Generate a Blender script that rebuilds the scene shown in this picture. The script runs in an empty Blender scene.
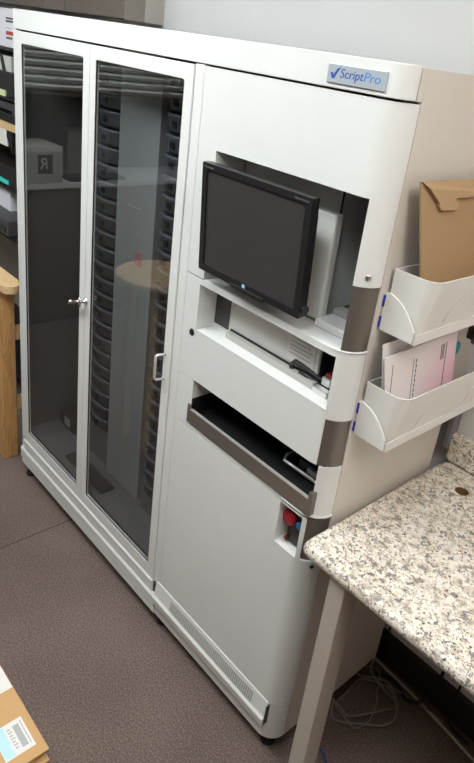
import bpy, bmesh, math, random
from mathutils import Vector, Matrix
random.seed(7)
C = bpy.context.scene.collection
PI = math.pi

# ------------------------------------------------------------------ materials
def new_mat(name):
    m = bpy.data.materials.new(name); m.use_nodes = True
    nt = m.node_tree
    return m, nt, nt.nodes['Principled BSDF']

def plain(name, col, rough=.5, metal=0., spec=.5, coat=0.):
    m, nt, b = new_mat(name)
    b.inputs['Base Color'].default_value = (*col, 1)
    b.inputs['Roughness'].default_value = rough
    b.inputs['Metallic'].default_value = metal
    b.inputs['Specular IOR Level'].default_value = spec
    b.inputs['Coat Weight'].default_value = coat
    # faint procedural unevenness so that no surface is a dead flat colour
    tc = nt.nodes.new('ShaderNodeTexCoord'); n = nt.nodes.new('ShaderNodeTexNoise')
    n.inputs['Scale'].default_value = 6; n.inputs['Detail'].default_value = 4
    mx = nt.nodes.new('ShaderNodeMix'); mx.data_type = 'RGBA'; mx.blend_type = 'MULTIPLY'
    mx.inputs[0].default_value = .06
    mx.inputs[6].default_value = (*col, 1)
    nt.links.new(tc.outputs['Object'], n.inputs['Vector'])
    nt.links.new(n.outputs['Fac'], mx.inputs[7])
    nt.links.new(mx.outputs[2], b.inputs['Base Color'])
    return m

def ramp(nt, stops):
    r = nt.nodes.new('ShaderNodeValToRGB')
    e = r.color_ramp.elements
    while len(e) < len(stops): e.new(.5)
    for i, (p, c) in enumerate(stops):
        e[i].position = p; e[i].color = (*c, 1)
    return r

def carpet_mat():
    m, nt, b = new_mat('carpet')
    tc = nt.nodes.new('ShaderNodeTexCoord')
    n1 = nt.nodes.new('ShaderNodeTexNoise'); n1.inputs['Scale'].default_value = 185; n1.inputs['Detail'].default_value = 5; n1.inputs['Roughness'].default_value = .85
    n2 = nt.nodes.new('ShaderNodeTexNoise'); n2.inputs['Scale'].default_value = 3; n2.inputs['Detail'].default_value = 3
    for n in (n1, n2): nt.links.new(tc.outputs['Object'], n.inputs['Vector'])
    r = ramp(nt, [(.28, (.05, .036, .033)), (.5, (.165, .122, .11)), (.70, (.40, .315, .285))])
    nt.links.new(n1.outputs['Fac'], r.inputs[0])
    mx = nt.nodes.new('ShaderNodeMix'); mx.data_type = 'RGBA'; mx.blend_type = 'OVERLAY'; mx.inputs[0].default_value = .25
    nt.links.new(r.outputs[0], mx.inputs[6]); nt.links.new(n2.outputs['Fac'], mx.inputs[7])
    # joint between two carpet tiles
    sx = nt.nodes.new('ShaderNodeSeparateXYZ'); nt.links.new(tc.outputs['Object'], sx.inputs[0])
    ab = nt.nodes.new('ShaderNodeMath'); ab.operation = 'COMPARE'; ab.inputs[1].default_value = .418; ab.inputs[2].default_value = .0022
    nt.links.new(sx.outputs[0], ab.inputs[0])
    m2 = nt.nodes.new('ShaderNodeMix'); m2.data_type = 'RGBA'; m2.inputs[7].default_value = (.065, .05, .045, 1)
    nt.links.new(ab.outputs[0], m2.inputs[0]); nt.links.new(mx.outputs[2], m2.inputs[6])
    nt.links.new(m2.outputs[2], b.inputs['Base Color'])
    b.inputs['Roughness'].default_value = .95; b.inputs['Specular IOR Level'].default_value = .1
    bp = nt.nodes.new('ShaderNodeBump'); bp.inputs['Strength'].default_value = .6; bp.inputs['Distance'].default_value = .004
    nt.links.new(n1.outputs['Fac'], bp.inputs['Height']); nt.links.new(bp.outputs[0], b.inputs['Normal'])
    return m

def granite_mat():
    m, nt, b = new_mat('granite')
    tc = nt.nodes.new('ShaderNodeTexCoord')
    def noise(s, d=6, r=.6, w=0):
        n = nt.nodes.new('ShaderNodeTexNoise'); n.inputs['Scale'].default_value = s; n.inputs['Detail'].default_value = d; n.inputs['Roughness'].default_value = r
        n.inputs['Distortion'].default_value = w
        nt.links.new(tc.outputs['Object'], n.inputs['Vector']); return n
    n1 = noise(42, 6, .65, .5)
    r1 = ramp(nt, [(.30, (.15, .13, .115)), (.40, (.42, .37, .32)), (.46, (.68, .60, .50)), (.58, (.86, .82, .76)), (.70, (.70, .56, .42))])
    nt.links.new(n1.outputs['Fac'], r1.inputs[0])
    n2 = noise(88, 4, .55, 1.0)
    r2 = ramp(nt, [(.55, (0, 0, 0)), (.62, (1, 1, 1))])
    nt.links.new(n2.outputs['Fac'], r2.inputs[0])
    mx = nt.nodes.new('ShaderNodeMix'); mx.data_type = 'RGBA'; mx.inputs[7].default_value = (.20, .19, .185, 1)
    nt.links.new(r2.outputs[0], mx.inputs[0]); nt.links.new(r1.outputs[0], mx.inputs[6])
    n3 = noise(150, 3, .5, .4)
    r3 = ramp(nt, [(.60, (0, 0, 0)), (.66, (1, 1, 1))])
    nt.links.new(n3.outputs['Fac'], r3.inputs[0])
    m3 = nt.nodes.new('ShaderNodeMix'); m3.data_type = 'RGBA'; m3.inputs[7].default_value = (.045, .042, .045, 1)
    nt.links.new(r3.outputs[0], m3.inputs[0]); nt.links.new(mx.outputs[2], m3.inputs[6])
    n4 = noise(24, 4, .6, .8)
    r4 = ramp(nt, [(.55, (0, 0, 0)), (.70, (1, 1, 1))])
    nt.links.new(n4.outputs['Fac'], r4.inputs[0])
    m4 = nt.nodes.new('ShaderNodeMix'); m4.data_type = 'RGBA'; m4.inputs[7].default_value = (.90, .89, .86, 1)
    ml = nt.nodes.new('ShaderNodeMath'); ml.operation = 'MULTIPLY'; ml.inputs[1].default_value = .42
    nt.links.new(r4.outputs[0], ml.inputs[0]); nt.links.new(ml.outputs[0], m4.inputs[0]); nt.links.new(m3.outputs[2], m4.inputs[6])
    nt.links.new(m4.outputs[2], b.inputs['Base Color'])
    b.inputs['Roughness'].default_value = .28
    return m

def wood_mat(name, light, dark, axis='Z', scale=1.):
    m, nt, b = new_mat(name)
    tc = nt.nodes.new('ShaderNodeTexCoord'); mp = nt.nodes.new('ShaderNodeMapping')
    sc = {'X': (1.2, 14, 14), 'Y': (14, 1.2, 14), 'Z': (14, 14, 1.2)}[axis]
    mp.inputs['Scale'].default_value = tuple(scale * s for s in sc)
    n = nt.nodes.new('ShaderNodeTexNoise'); n.inputs['Scale'].default_value = 2.2; n.inputs['Detail'].default_value = 5; n.inputs['Distortion'].default_value = 1.2
    r = ramp(nt, [(.32, dark), (.45, light), (.55, tuple(.5 * (a + c) for a, c in zip(light, dark))), (.62, light), (.75, dark)])
    nt.links.new(tc.outputs['Object'], mp.inputs[0]); nt.links.new(mp.outputs[0], n.inputs['Vector'])
    nt.links.new(n.outputs['Fac'], r.inputs[0]); nt.links.new(r.outputs[0], b.inputs['Base Color'])
    b.inputs['Roughness'].default_value = .5
    return m

def glass_mat():
    m = bpy.data.materials.new('smoked_glass'); m.use_nodes = True
    nt = m.node_tree; nt.nodes.clear()
    o = nt.nodes.new('ShaderNodeOutputMaterial'); mx = nt.nodes.new('ShaderNodeMixShader')
    t = nt.nodes.new('ShaderNodeBsdfTransparent'); t.inputs[0].default_value = (.81, .82, .82, 1)
    g = nt.nodes.new('ShaderNodeBsdfGlossy'); g.inputs['Roughness'].default_value = .015; g.inputs[0].default_value = (1, 1, 1, 1)
    f = nt.nodes.new('ShaderNodeFresnel'); f.inputs[0].default_value = 1.7
    ge = nt.nodes.new('ShaderNodeNewGeometry'); k = nt.nodes.new('ShaderNodeMath'); k.operation = 'MULTIPLY_ADD'; k.inputs[1].default_value = -1; k.inputs[2].default_value = 1
    nt.links.new(ge.outputs['Backfacing'], k.inputs[0])
    k2 = nt.nodes.new('ShaderNodeMath'); k2.operation = 'MULTIPLY'; nt.links.new(f.outputs[0], k2.inputs[0]); nt.links.new(k.outputs[0], k2.inputs[1])
    nt.links.new(k2.outputs[0], mx.inputs[0]); nt.links.new(t.outputs[0], mx.inputs[1]); nt.links.new(g.outputs[0], mx.inputs[2])
    nt.links.new(mx.outputs[0], o.inputs[0])
    return m

def grille_mat():
    m, nt, b = new_mat('perforated_sheet')
    tc = nt.nodes.new('ShaderNodeTexCoord'); mp = nt.nodes.new('ShaderNodeMapping'); mp.inputs['Scale'].default_value = (118, 118, 118)
    nt.links.new(tc.outputs['Object'], mp.inputs[0])
    v = nt.nodes.new('ShaderNodeSeparateXYZ'); nt.links.new(mp.outputs[0], v.inputs[0])
    def mth(op, a, bb=None):
        k = nt.nodes.new('ShaderNodeMath'); k.operation = op
        for i, s in enumerate((a, bb)):
            if s is None: continue
            if isinstance(s, (int, float)): k.inputs[i].default_value = s
            else: nt.links.new(s, k.inputs[i])
        return k.outputs[0]
    fx = mth('SUBTRACT', mth('FRACT', v.outputs[0]), .5); fz = mth('SUBTRACT', mth('FRACT', mth('MULTIPLY', v.outputs[2], 1.12)), .5)
    d = mth('SQRT', mth('ADD', mth('MULTIPLY', fx, fx), mth('MULTIPLY', fz, fz)))
    hole = mth('LESS_THAN', d, .31)
    mx = nt.nodes.new('ShaderNodeMix'); mx.data_type = 'RGBA'
    mx.inputs[6].default_value = (.68, .68, .67, 1); mx.inputs[7].default_value = (.06, .06, .06, 1)
    nt.links.new(hole, mx.inputs[0]); nt.links.new(mx.outputs[2], b.inputs['Base Color'])
    b.inputs['Roughness'].default_value = .4
    return m

def emit_mat(name, col, s):
    m = bpy.data.materials.new(name); m.use_nodes = True
    nt = m.node_tree; nt.nodes.clear()
    o = nt.nodes.new('ShaderNodeOutputMaterial'); e = nt.nodes.new('ShaderNodeEmission')
    e.inputs[0].default_value = (*col, 1); e.inputs[1].default_value = s
    nt.links.new(e.outputs[0], o.inputs[0]); return m

M = {}
M['white'] = plain('white_enamel', (.77, .785, .785), .38)
M['inner'] = plain('white_enamel_inside', (.74, .74, .72), .5)
M['side'] = plain('side_enamel_shade_tint', (.69, .65, .605), .45)  # white enamel toned darker and warmer: the side's dim warm light is painted in
M['taupe'] = plain('taupe_metallic', (.20, .18, .16), .38, .55)
M['steel'] = plain('tray_steel', (.19, .175, .16), .35, .5)
M['chrome'] = plain('chrome', (.75, .75, .76), .15, 1.)
M['wire'] = plain('pull_nickel', (.80, .80, .80), .3, .6)
M['dark'] = plain('interior_grey', (.13, .13, .125), .6)
M['column'] = plain('column_grey', (.42, .44, .46), .5)
M['floorpan'] = plain('floorpan_grey', (.16, .165, .17), .5)
M['cell'] = plain('cell_black', (.11, .125, .15), .25)
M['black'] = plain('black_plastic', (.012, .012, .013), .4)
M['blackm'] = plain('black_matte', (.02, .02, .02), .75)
M['bezel'] = plain('bezel_black', (.014, .015, .017), .33)
M['screen'] = plain('lcd_screen', (.052, .047, .05), .10, 0, .7)
M['rubber'] = plain('rubber', (.012, .012, .012), .8)
M['glass'] = glass_mat()
M['window'] = plain('dark_window', (.05, .052, .055), .12)
M['grille'] = grille_mat()
M['pocket'] = plain('pocket_plastic', (.77, .765, .74), .42)
M['blue'] = plain('blue_magnet', (.03, .04, .35), .5)
M['kraft'] = plain('kraft_card', (.42, .275, .155), .8, 0, .2)
M['kraftlight'] = plain('kraft_board', (.62, .38, .18), .75, 0, .2)
M['paper'] = plain('paper_white', (.82, .80, .79), .8)
M['pink'] = None
M['ink'] = plain('ink', (.10, .10, .13), .7)
M['inkred'] = plain('ink_red', (.55, .06, .06), .7)
M['dimprint'] = plain('dim_print', (.12, .12, .13), .6)
M['cyan'] = plain('cyan_print', (.52, .80, .87), .6)
M['greyprint'] = plain('grey_print', (.45, .47, .48), .7)
M['badge'] = plain('badge_silver', (.52, .58, .64), .35, .3)
M['blueink'] = plain('badge_blue', (.02, .09, .42), .4)
M['lightblue'] = plain('badge_lightblue', (.08, .28, .68), .4)
M['red'] = plain('red_knob', (.45, .012, .02), .35)
M['bluekey'] = plain('blue_button', (.02, .12, .33), .4)
M['granite'] = granite_mat()
M['carpet'] = carpet_mat()
M['wall'] = plain('wall_paint', (.74, .74, .755), .8)
M['ceiling'] = plain('ceiling_tile', (.75, .75, .73), .9)
M['base'] = plain('baseboard_black', (.018, .015, .014), .6)
M['brown'] = plain('cabinet_brown', (.16, .13, .108), .55)
M['cream'] = plain('cream_filler', (.50, .485, .44), .6)
M['greybrown'] = plain('frame_greybrown', (.28, .25, .22), .6)
M['legbeige'] = plain('leg_beige', (.52, .475, .42), .55)
M['pine'] = wood_mat('pine_post', (.66, .38, .15), (.30, .14, .05), 'Z')
M['pinetop'] = wood_mat('pine_top', (.78, .56, .31), (.60, .38, .18), 'X')
M['cord'] = plain('grey_cord', (.25, .235, .21), .5)
M['cordblack'] = plain('black_cord', (.01, .01, .01), .5)
M['cordblue'] = plain('blue_cord', (.02, .06, .25), .5)
M['cordwhite'] = plain('pale_conduit', (.55, .52, .48), .5)
M['tealdot'] = plain('teal_dot', (.01, .28, .33), .5)
M['folder'] = plain('folder_taupe', (.55, .49, .44), .7)
M['greytray'] = plain('grey_tray', (.06, .06, .066), .5)
M['lime'] = plain('lime_strip', (.72, .80, .48), .6)
M['lavender'] = plain('white_carton', (.80, .80, .88), .6)
M['slat'] = plain('pale_slat', (.85, .87, .84), .6)
M['lamp'] = emit_mat('lamp_diffuser', (.955, 1, .985), 14.0)
M['lampwarm'] = emit_mat('lamp_warm', (1, .93, .84), 10.0)
M['brownhole'] = plain('grommet_brown', (.22, .12, .05), .6)
M['maroon'] = plain('red_connector', (.20, .02, .02), .5)
M['wallwarm'] = plain('wall_warm', (.50, .40, .30), .8)
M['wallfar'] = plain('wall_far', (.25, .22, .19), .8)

def pink_paper():
    m, nt, b = new_mat('pink_printed_paper')
    tc = nt.nodes.new('ShaderNodeTexCoord')
    gr = nt.nodes.new('ShaderNodeTexGradient'); gr.gradient_type = 'SPHERICAL'
    mp = nt.nodes.new('ShaderNodeMapping'); mp.vector_type = 'TEXTURE'
    mp.inputs['Location'].default_value = (0, .385, 1.285); mp.inputs['Scale'].default_value = (9, .20, .16)
    nt.links.new(tc.outputs['Object'], mp.inputs[0]); nt.links.new(mp.outputs[0], gr.inputs[0])
    r = ramp(nt, [(0, (.80, .74, .745)), (1, (.86, .46, .60))])
    nt.links.new(gr.outputs[0], r.inputs[0]); nt.links.new(r.outputs[0], b.inputs['Base Color'])
    b.inputs['Roughness'].default_value = .8
    return m
M['pink'] = pink_paper()

# ------------------------------------------------------------------ mesh helpers
class MB:
    def __init__(s): s.v = []; s.f = []; s.sm = []
    def add(s, vs, fs, smooth=False):
        o = len(s.v); s.v += [tuple(v) for v in vs]
        for f in fs: s.f.append([o + i for i in f]); s.sm.append(smooth)
        return s
    def box(s, x0, x1, y0, y1, z0, z1):
        vs = [(x, y, z) for x in (x0, x1) for y in (y0, y1) for z in (z0, z1)]
        return s.add(vs, [(0, 1, 3, 2), (4, 6, 7, 5), (0, 4, 5, 1), (2, 3, 7, 6), (0, 2, 6, 4), (1, 5, 7, 3)])
    def prism(s, poly, axis, a, b, smooth=False):
        """poly: 2D points; axis the extrusion axis (0: poly=(y,z); 1: (x,z); 2: (x,y))"""
        def p(q, t): return {0: (t, q[0], q[1]), 1: (q[0], t, q[1]), 2: (q[0], q[1], t)}[axis]
        n = len(poly)
        vs = [p(q, a) for q in poly] + [p(q, b) for q in poly]
        s.add(vs, [list(range(n))[::-1], list(range(n, 2 * n))])
        o = len(s.v) - 2 * n
        for i in range(n):
            j = (i + 1) % n; s.f.append([o + i, o + j, o + n + j, o + n + i]); s.sm.append(smooth)
        return s
    def cyl(s, p, q, r, n=16, r2=None):
        p = Vector(p); q = Vector(q); d = (q - p).normalized()
        u = d.orthogonal().normalized(); w = d.cross(u); r2 = r if r2 is None else r2
        vs = [];
        for c, rr in ((p, r), (q, r2)):
            for i in range(n):
                a = 2 * PI * i / n; vs.append(c + u * math.cos(a) * rr + w * math.sin(a) * rr)
        s.add(vs, [list(range(n))[::-1], list(range(n, 2 * n))])
        o = len(s.v) - 2 * n
        for i in range(n):
            j = (i + 1) % n; s.f.append([o + i, o + j, o + n + j, o + n + i]); s.sm.append(True)
        return s
    def tube(s, pts, r, n=8):
        pts = [Vector(p) for p in pts]; rings = []
        t0 = (pts[1] - pts[0]).normalized(); u = t0.orthogonal().normalized()
        for i, p in enumerate(pts):
            t = (pts[min(i + 1, len(pts) - 1)] - pts[max(i - 1, 0)]).normalized()
            u = (u - t * u.dot(t)).normalized(); w = t.cross(u)
            rings.append([p + u * math.cos(2 * PI * k / n) * r + w * math.sin(2 * PI * k / n) * r for k in range(n)])
        vs = [v for rg in rings for v in rg]; fs = []
        for i in range(len(rings) - 1):
            for k in range(n):
                l = (k + 1) % n; fs.append([i * n + k, i * n + l, (i + 1) * n + l, (i + 1) * n + k])
        s.add(vs, fs, True)
        s.add(rings[0], [list(range(n))[::-1]]); s.add(rings[-1], [list(range(n))])
        return s
    def lathe(s, prof, c, axis, n=24):
        """prof: (radius, height) along axis from c"""
        c = Vector(c); d = Vector(axis).normalized(); u = d.orthogonal().normalized(); w = d.cross(u)
        vs = [];
        for r, h in prof:
            for i in range(n):
                a = 2 * PI * i / n; vs.append(c + d * h + u * math.cos(a) * max(r, 1e-4) + w * math.sin(a) * max(r, 1e-4))
        fs = []
        for i in range(len(prof) - 1):
            for k in range(n):
                l = (k + 1) % n; fs.append([i * n + k, i * n + l, (i + 1) * n + l, (i + 1) * n + k])
        s.add(vs, fs, True)
        m = len(prof) - 1
        s.add(vs[:n], [list(range(n))[::-1]]); s.add(vs[m * n:], [list(range(n))])
        return s
    def loops(s, ls, smooth=False, caps=True):
        n = len(ls[0]); vs = [v for l in ls for v in l]; fs = []
        for i in range(len(ls) - 1):
            for k in range(n):
                j = (k + 1) % n; fs.append([i * n + k, i * n + j, (i + 1) * n + j, (i + 1) * n + k])
        s.add(vs, fs, smooth)
        if caps:
            s.add(ls[0], [list(range(n))[::-1]]); s.add(ls[-1], [list(range(n))])
        return s
    def plate(s, outer, holes, axis, a, b):
        """flat plate with holes, extruded from a to b along axis"""
        bm = bmesh.new()
        def p(q, t): return {0: (t, q[0], q[1]), 1: (q[0], t, q[1]), 2: (q[0], q[1], t)}[axis]
        es = []
        for lp in [outer] + holes:
            vv = [bm.verts.new(p(q, a)) for q in lp]
            es += [bm.edges.new((vv[i], vv[(i + 1) % len(vv)])) for i in range(len(vv))]
        bmesh.ops.triangle_fill(bm, edges=es, use_beauty=True)
        r = bmesh.ops.extrude_face_region(bm, geom=bm.faces[:])
        off = Vector(p((0, 0), b)) - Vector(p((0, 0), a))
        bmesh.ops.translate(bm, verts=[g for g in r['geom'] if isinstance(g, bmesh.types.BMVert)], vec=off)
        bm.verts.index_update()
        s.add([v.co[:] for v in bm.verts], [[v.index for v in f.verts] for f in bm.faces])
        bm.free(); return s
    def merge(s, other, mat):
        return s.add([mat @ Vector(v) for v in other.v], other.f)
    def build(s, name, mat, parent=None, bevel=0., seg=2, loc=None):
        me = bpy.data.meshes.new(name)
        me.from_pydata(s.v, [], s.f)
        me.polygons.foreach_set('use_smooth', s.sm)
        bm = bmesh.new(); bm.from_mesh(me)
        bmesh.ops.remove_doubles(bm, verts=bm.verts, dist=1e-6)
        bmesh.ops.recalc_face_normals(bm, faces=bm.faces)
        bm.to_mesh(me); bm.free()
        me.materials.append(mat)
        o = bpy.data.objects.new(name, me); C.objects.link(o)
        if parent is not None:
            o.parent = parent
            # meshes are written in world coordinates: keep them there
            off = world_loc(parent)
            o.matrix_parent_inverse = Matrix.Translation(-off)
        if bevel:
            b = o.modifiers.new('edge', 'BEVEL'); b.width = bevel; b.segments = seg; b.limit_method = 'ANGLE'; b.angle_limit = math.radians(40)
        return o

def world_loc(o):
    v = Vector((0, 0, 0))
    if o.type == 'EMPTY': v = Vector(o.location)
    return v

def tag(o, label, cat, group=None):
    o['label'] = label; o['category'] = cat
    if group: o['group'] = group
    return o
def thing(name, label, cat, loc, group=None):
    o = bpy.data.objects.new(name, None); C.objects.link(o); o.location = loc; o.empty_display_size = .05
    return tag(o, label, cat, group)
def struct(o): o['kind'] = 'structure'; return o
def rrect(x0, x1, z0, z1, r, n=5):
    pts = []
    for cx, cz, a0 in ((x1 - r, z1 - r, 0), (x0 + r, z1 - r, 90), (x0 + r, z0 + r, 180), (x1 - r, z0 + r, 270)):
        for i in range(n + 1):
            a = math.radians(a0 + 90 * i / n); pts.append((cx + r * math.cos(a), cz + r * math.sin(a)))
    return pts
def text_mesh(body, size, shear=0.):
    cu = bpy.data.curves.new('txt', 'FONT'); cu.body = body; cu.size = size; cu.shear = shear; cu.extrude = .0004; cu.resolution_u = 3
    t = bpy.data.objects.new('txt', cu); C.objects.link(t)
    dg = bpy.context.evaluated_depsgraph_get(); me = bpy.data.meshes.new_from_object(t.evaluated_get(dg))
    mb = MB(); mb.add([v.co[:] for v in me.vertices], [list(p.vertices) for p in me.polygons])
    bpy.data.objects.remove(t); bpy.data.curves.remove(cu); bpy.data.meshes.remove(me)
    return mb
def put_text(body, width, height, pos, right, up, shear=0.):
    """text scaled to width/height, lower-left at pos"""
    t = text_mesh(body, 1., shear)
    xs = [v[0] for v in t.v]; ys = [v[1] for v in t.v]
    sx = width / (max(xs) - min(xs)); sy = height / (max(ys) - min(ys))
    r = Vector(right).normalized(); u = Vector(up).normalized(); n = r.cross(u); p = Vector(pos)
    mb = MB(); mb.add([p + r * (v[0] - min(xs)) * sx + u * (v[1] - min(ys)) * sy + n * v[2] for v in t.v], t.f)
    return mb

# ------------------------------------------------------------------ setting
W, D, H, R = 1.7214, .524, 2.0, .06
struct(MB().box(-2.0, 4.2, -3.0, .62, -.05, 0).build('floor', M['carpet']))
struct(MB().box(-2.0, 4.2, .6, .7, 0, 2.75).build('wall_back', M['wall']))
struct(MB().box(-2.1, -2.0, -3.0, .7, 0, 2.75).build('wall_left', M['wall']))
struct(MB().box(4.2, 4.3, -3.0, .7, 0, 2.75).build('wall_right', M['wallwarm']))
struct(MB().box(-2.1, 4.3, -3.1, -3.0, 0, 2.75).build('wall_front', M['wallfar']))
struct(MB().box(-2.1, 4.3, -3.1, .7, 2.75, 2.83).build('ceiling', M['ceiling']))
struct(MB().prism([(.6, 0), (.588, 0), (.588, .118), (.594, .128), (.6, .13)], 0, W - .3, 4.2).build('baseboard_back', M['base']))

# ------------------------------------------------------------------ the dispensing cabinet
cab = thing('dispensing_cabinet', 'tall white automated medicine dispensing cabinet with two smoked glass doors and a badge', 'cabinet', (W / 2, D / 2, 0))

def path(xa, xb=None):
    """plan line of the front face from xa to xb, running round the corner (to the side seam when xb is None)"""
    def ang(x): return math.asin(max(0., min(1., (x - (W - R)) / R)))
    p = [(xa, 0.)] if xa < W - R else []
    if xb is not None and xb <= W - R: return p + [(xb, 0.)]
    a0 = ang(xa); a1 = PI / 2 if xb is None else ang(xb)
    n = max(2, round(14 * (a1 - a0) / (PI / 2)))
    for i in range(n + 1):
        a = a0 + (a1 - a0) * i / n; p.append((W - R + R * math.sin(a), R - R * math.cos(a)))
    return p
def offset(p, d):
    out = []
    for i, q in enumerate(p):
        a = Vector(p[max(i - 1, 0)]); b = Vector(p[min(i + 1, len(p) - 1)]); t = (b - a).normalized()
        out.append((q[0] - t.y * d, q[1] + t.x * d))
    return out
def band(mb, z0, z1, xa, xb=None, th=.018, inset=0.):
    p = path(xa, xb); o = offset(p, inset); i = offset(p, inset + th)
    return mb.prism(o + i[::-1], 2, z0, z1, smooth=False)

# carcass: left side, top, back, right side panel, divider
mb = MB()
mb.box(0, .018, .003, D, .068, 2.0)
mb.box(.018, W - .02, D - .012, D, .068, 2.0)
mb.prism([(0, .004), (W - R, .004)] + [(x, y) for x, y in offset(path(W - R), .003)[1:]] + [(W - .003, D), (0, D)], 2, 1.988, 2.0)
mb.box(.018, W - .02, .02, D - .012, .068, .08)
mb.build('carcass', M['white'], cab)
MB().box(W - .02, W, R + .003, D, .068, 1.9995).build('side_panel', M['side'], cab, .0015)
MB().box(W - .03, W - .004, R - .004, R + .006, .07, 1.99).build('side_seam', M['taupe'], cab)

def head(d):
    r = .042 - d
    return [(0., d)] + [(W - .042 + r * math.sin(PI / 2 * i / 12), .042 - r * math.cos(PI / 2 * i / 12)) for i in range(13)]
MB().prism(head(0) + head(.018)[::-1], 2, 1.938, 2.002).build('header', M['white'], cab, .002)
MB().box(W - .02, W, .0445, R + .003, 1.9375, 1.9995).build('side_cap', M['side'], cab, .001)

# badge on the header
bd = MB().box(1.526, 1.678, -.004, .0, 1.947, 1.984).build('badge', M['badge'], cab, .0012); bd['label'] = 'silver blue name badge'
put_text('Script', .060, .0225, (1.5615, -.0042, 1.9535), (1, 0, 0), (0, 0, 1), .12).build('lettering', M['blueink'], bd)
put_text('Pro', .041, .0172, (1.6235, -.0042, 1.9588), (1, 0, 0), (0, 0, 1), .12).build('lettering', M['lightblue'], bd)
ck = [(1.5345, 1.9655), (1.540, 1.9675), (1.5435, 1.9625), (1.551, 1.974), (1.561, 1.979), (1.553, 1.969), (1.5455, 1.956), (1.5405, 1.956)]
MB().prism(ck, 1, -.0049, -.004).build('check_mark', M['blueink'], bd)

# left front frame: stile, pillar, bottom rail, plinth
mb = MB()
mb.box(0, .026, 0, .018, .2, 1.935)
mb.box(1.080, 1.1165, 0, .018, .15, 1.935)
mb.box(0, 1.1165, .0, .018, .148, .212)
mb.prism([(0, .2128), (-.003, .2125), (-.008, .207), (-.0085, .203), (-.005, .200), (-.005, .153), (0, .153)], 0, .027, 1.078)
mb.build('front_frame', M['white'], cab, .0012)
# rounded plinth moulding running under the doors
prof = [(.0, .160), (-.002, .1595), (-.0065, .155), (-.010, .149), (-.011, .143), (-.011, .140), (-.0085, .138), (-.0085, .104), (-.006, .100), (-.002, .099), (-.002, .094), (-.005, .092), (-.005, .070), (.0, .068), (.02, .068), (.02, .153)]
MB().prism(prof, 0, 0, 1.098).build('plinth', M['white'], cab, .001)

def door(x0, x1, gx0, gx1):
    fr = MB().plate([(x0, .2145), (x1, .2145), (x1, 1.932), (x0, 1.932)], [rrect(gx0, gx1, .264, 1.893, .009)], 1, -.004, .009)
    d = fr.build('glass_door', M['white'], cab, .0015)
    MB().box(gx0 - .01, gx1 + .01, .002, .0085, .254, 1.903).build('glass_pane', M['glass'], d)
    gk = MB().plate(rrect(gx0 - .001, gx1 + .001, .263, 1.894, .009), [rrect(gx0 + .003, gx1 - .003, .267, 1.89, .008)], 1, -.002, .0018)
    gk.build('gasket', M['black'], d)
    return d
dl = door(.0285, .5545, .072, .516)
dr = door(.5575, 1.078, .592, 1.042)
# cam latch on the left door, wire pull on the right door
lt = MB()
lt.lathe([(.013, 0), (.013, .004), (.007, .008), (.006, .022), (.0085, .026)], (.567, -.004, 1.098), (0, -1, 0), 20)
lt.tube([(.567, -.028, 1.098), (.552, -.031, 1.095), (.535, -.034, 1.089), (.515, -.036, 1.079)], .0065, 10)
lt.lathe([(.004, -.003), (.011, 0), (.011, .004), (.005, .007)], (.513, -.036, 1.079), (-.5, -.3, .2), 16)
lt.tube([(.567, -.028, 1.115), (.567, -.030, 1.098), (.567, -.028, 1.080)], .005, 10)
lt.build('latch_handle', M['chrome'], dr)['label'] = 'chrome cam latch handle'
MB().tube([(1.052, -.004, 1.105), (1.046, -.030, 1.105), (1.044, -.034, 1.100), (1.044, -.034, 1.026), (1.046, -.030, 1.021), (1.052, -.004, 1.021)], .0042, 10).build('pull_handle', M['wire'], dr)

# interior
mb = MB()
mb.box(.018, .03, .02, D - .012, .08, 1.985)
mb.box(.03, 1.1, D - .03, D - .012, .08, 1.985)
mb.box(1.09, 1.1, .02, D - .03, .08, 1.985)
mb.box(.03, 1.09, .02, D - .03, 1.955, 1.985)
mb.build('interior_liner', M['dark'], cab)
MB().box(.03, 1.09, .02, D - .03, .25, .262).build('interior_floor', M['floorpan'], cab)
MB().box(.32, .62, .05, .11, .262, .275).build('floor_rail', M['blackm'], cab)
col = MB().box(.49, .728, .15, .21, .262, 1.955)
col.build('robot_column', M['column'], cab, .002)['label'] = 'grey vertical column behind the right glass door'
MB().box(.625, .667, .1485, .15, 1.235, 1.285).build('warning_sticker', plain('sticker_pink', (.55, .25, .25), .7), cab)
MB().box(.565, .64, .147, .15, 1.432, 1.436).build('column_slot', M['greyprint'], cab)
MB().box(.60, .64, .147, .15, 1.345, 1.35).build('column_slot', M['greyprint'], cab)
# ticks: hinge screws along the left inner wall
for i in range(8):
    z = .5 + i * .17; MB().cyl((.03, .045, z), (.034, .045, z), .004, 8).build('liner_screw', M['greytray'], cab)
# power unit on the interior floor with its lead
pu = MB().box(.05, .19, .16, .30, .262, .33).build('power_unit', M['blackm'], cab, .006)
MB().box(.10, .15, .158, .16, .28, .32).build('rating_plate', M['greyprint'], pu)
MB().tube([(.12, .28, .33), (.12, .33, .40), (.14, .38, .36), (.18, .40, .30), (.26, .42, .36), (.30, .45, .42)], .007).build('power_lead', M['black'], cab)

# -------- right unit
mb = MB()
band(mb, 1.742, 1.933, 1.1185)                       # upper panel with rounded corner
band(mb, 1.397, 1.742, 1.1185, 1.193)                  # margin left of the screen bay
band(mb, 1.553, 1.742, 1.686)                        # corner column right of the bay
mb.build('upper_panel', M['white'], cab)
mb = MB(); band(mb, 1.397, 1.553, 1.687, inset=.003); mb.build('corner_insert', M['taupe'], cab)
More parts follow.
